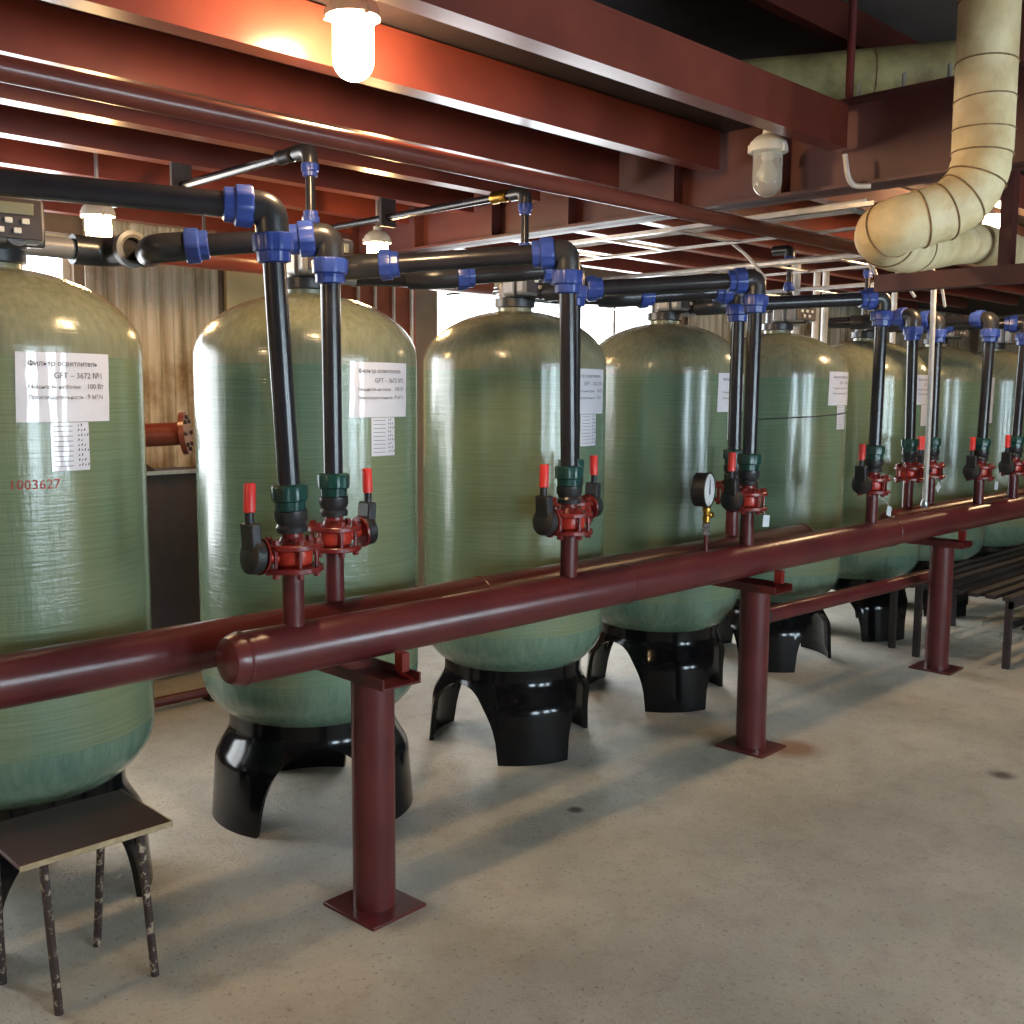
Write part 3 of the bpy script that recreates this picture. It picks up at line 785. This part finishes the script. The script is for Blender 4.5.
# ------------------------------------------------------------------ pressure gauge
t = thing('pressure_gauge', (4.055, HYB, HZ+HR-.006), 'round pressure gauge with white dial on brass cock, standing on front header', 'gauge')
MB().cyl((0, 0, 0), (0, 0, .085), .011, 16).build('nipple', M['red'], t)
MB().lathe([(.014, .08), (.019, .085), (.019, .1), (.013, .105), (.013, .115), (.02, .12), (.02, .135), (.012, .14)], n=6).build('steel_union', M['steel'], t)
cock = MB().lathe([(.012, .14), (.018, .145), (.018, .17), (.013, .175), (.015, .19), (.02, .195), (.02, .21), (.012, .215), (.012, .235)], n=16).build('brass_cock', M['brass'], t)
MB().box((.018, -.012, .16), (.045, .012, .185)).build('tap_key', M['brass'], cock, bevel=.004)
gn = V((.26, -.966, 0)).normalized(); gc = V((0, 0, .293))
case = MB().lathe([(0, -.055), (.075, -.055), (.08, -.05), (.08, 0), (.083, .0), (.083, .012), (.076, .014), (.074, .008), (0, .008)], gc, gn, 48).build('case', M['black_iron'], t)
MB().lathe([(.0, .0), (.074, .0), (.074, .002), (0, .002)], gc+gn*.0085, gn, 48, caps=False).build('dial', M['white_face'], t)
GR = frame(gn)
m = MB()
for i in range(21):
    a = math.radians(-45+270*i/20); r0 = .058 if i % 5 else .052
    p0 = V((r0*math.cos(a), r0*math.sin(a), .0115)); p1 = V((.067*math.cos(a), .067*math.sin(a), .0115)); w = V((-math.sin(a), math.cos(a), 0))*.0012
    m.add([gc+GR @ q for q in (p0-w, p0+w, p1+w, p1-w)], [(0, 1, 2, 3)])
m.build('scale_marks', M['ink'], t, ang=180)
m = MB(); m.add([gc+GR @ V(q) for q in ((-.005, -.02, .013), (.005, -.02, .013), (.0012, .05, .013), (-.0012, .05, .013), (-.005, -.02, .0145), (.005, -.02, .0145), (.0012, .05, .0145), (-.0012, .05, .0145))],
    [(0, 1, 2, 3), (7, 6, 5, 4), (0, 4, 5, 1), (1, 5, 6, 2), (2, 6, 7, 3), (3, 7, 4, 0)]); m.build('needle', M['black_iron'], t)

# tags hanging on valves
for (x, y, z, r, l) in ((5.80, 2.74, 1.11, .3, 'small white tag hanging below the fourth riser valve'), (7.0, 2.97, 1.16, .8, 'small white diamond tag right of the white conduit'),
                        (7.35, 2.72, 1.17, .1, 'small white square tag at the last valves'), (4.41, 2.70, 1.17, .1, 'small white tag under the valve right of the pressure gauge')):
    q = thing('paper_tag', (x, y, z), l, 'tag', 'small white tags on the valves')
    MB().box((-.028, -.001, -.028), (.028, .001, .028), Matrix.Rotation(r, 4, 'Y')).build('card', M['tag'], q)
    MB().tube([(0, 0, .026), (-.01, .02, .06), (-.02, .04, .07)], .0018, 6).build('string', M['pale_cable'], q)

# ------------------------------------------------------------------ low table
t = thing('low_table', (1.18, 3.03, 0), 'low dark topped table with chipped metal legs in the lower left corner', 'table')
tp = MB().box((-.225, -.185, .487), (.212, .165, .5)).build('tabletop', M['table'], t, bevel=.002)
m = MB(); m.box((-.225, -.188, .484), (.215, -.1845, .5)); m.box((.2115, -.188, .484), (.215, .165, .5)); m.build('edge_band', M['table_edge'], tp)
MB().box((-.20, -.155, .468), (.18, .135, .487)).build('frame', M['worn'], t)
for (a, b) in (((-.15, -.15), (-.115, -.12)), ((.13, -.15), (.175, -.122)), ((.135, .125), (.12, .17)), ((-.19, .12), (-.175, .155))):
    MB().cyl((b[0], b[1], 0), (a[0], a[1], .47), .0125, 16).build('leg', M['worn'], t)

# ------------------------------------------------------------------ background gear
t = thing('equipment_frame', (2.6, 5.95, 0), 'dark steel equipment block behind the gap between first two tanks', 'machine')
bx('casing', (-1.4, -.0, .12), (1.7, .5, 1.28), M['dark_steel'], t, bevel=.01)
for x in (-1.3, .1, 1.6): bx('foot', (x-.06, .05, 0), (x+.06, .45, .12), M['dark_steel'], t)
bx('top_rail', (-1.4, -.05, 1.28), (1.7, -.01, 1.30), M['steel'], t)
MB().add([(-.6, .1, 1.28), (.35, .1, 1.28), (-.3, .1, 1.8), (-.6, .14, 1.28), (.35, .14, 1.28), (-.3, .14, 1.8)], [(0, 1, 2), (5, 4, 3), (0, 3, 4, 1), (1, 4, 5, 2), (2, 5, 3, 0)]).build('gusset', M['dark_steel'], t)
t = thing('flanged_pipe', (2.7, 5.5, 1.52), 'red brown flanged pipe end behind the gap between first two tanks', 'pipe')
MB().cyl((-.9, 0, 0), (.12, 0, .02), .065).build('pipe_run', M['red_beam'], t)
f = MB().lathe([(.0, 0), (.12, 0), (.12, .03), (.0, .03)], (.13, 0, .02), (.8, -.6, .1), 32, caps=False).build('flange', M['red_beam'], t)
Rf = frame((.8, -.6, .1))
for k in range(8):
    a = 2*PI*k/8; p = V((.13, 0, .02))+Rf @ V((.09*math.cos(a), .09*math.sin(a), .03))
    MB().cyl(p, p+V((.8, -.6, .1)).normalized()*.015, .013, 6).build('bolt', M['dark_steel'], f)
for x in (-.7, -.35): bx('stand', (x-.025, -.025, -1.52), (x+.025, .025, -.06), M['dark_steel'], t)
t = thing('floor_pipe', (0, 5.42, .05), 'thin red pipe lying along the floor behind the tanks', 'pipe')
MB().cyl((-1.5, 0, 0), (4.2, 0, 0), .028).build('pipe_run', M['red'], t)
for x in (.6, 2.95, 4.0): bx('block', (x-.06, -.05, -.05), (x+.06, .05, -.0), M['dark_steel'], t)

# slatted rack at the right
t = thing('slatted_rack', (7.0, 2.45, 0), 'dark low slatted metal rack under the headers at right edge', 'rack')
for i in range(8): bx('slat', (.0, i*.11, .45), (3.4, i*.11+.06, .475), M['dark_steel'], t)
for i in range(4): bx('lower_slat', (1.1, i*.12, .04), (3.4, i*.12+.06, .06), M['dark_steel'], t)
for x in (0.02, 1.05, 3.35):
    for y in (.02, .80): bx('leg', (x-.02, y-.02, 0), (x+.02, y+.02, .45), M['dark_steel'], t)
bx('cross_rail', (.0, 0, .40), (3.4, .02, .45), M['dark_steel'], t)

# ------------------------------------------------------------------ world and camera
w = bpy.data.worlds.new('world'); bpy.context.scene.world = w; w.use_nodes = True
w.node_tree.nodes['Background'].inputs[0].default_value = (.8, .9, 1, 1)
w.node_tree.nodes['Background'].inputs[1].default_value = 1.0

cam = bpy.data.cameras.new('camera'); co = bpy.data.objects.new('camera', cam); C.objects.link(co)
bpy.context.scene.camera = co
fw = V((0.69948841, 0.70557444, -0.11349305)); rt = V((0.71062906, -0.70354167, 0.00595425)); up = V((0.07564592, 0.08481639, 0.99352095))
mt = Matrix((rt, up, -fw)).transposed().to_4x4(); mt.translation = V((0, 0, 1.78)); co.matrix_world = mt
cam.sensor_width = 36; cam.sensor_fit = 'HORIZONTAL'; cam.lens = 36*1044.4/1024; cam.clip_start = .05

sc = bpy.context.scene
sc.view_settings.view_transform = 'Standard'; sc.view_settings.look = 'None'
sc.view_settings.exposure = .42; sc.view_settings.gamma = 1; sc.view_settings.use_curve_mapping = False
sc.cycles.use_denoising = True
sc.cycles.max_bounces = 6; sc.cycles.sample_clamp_indirect = 4
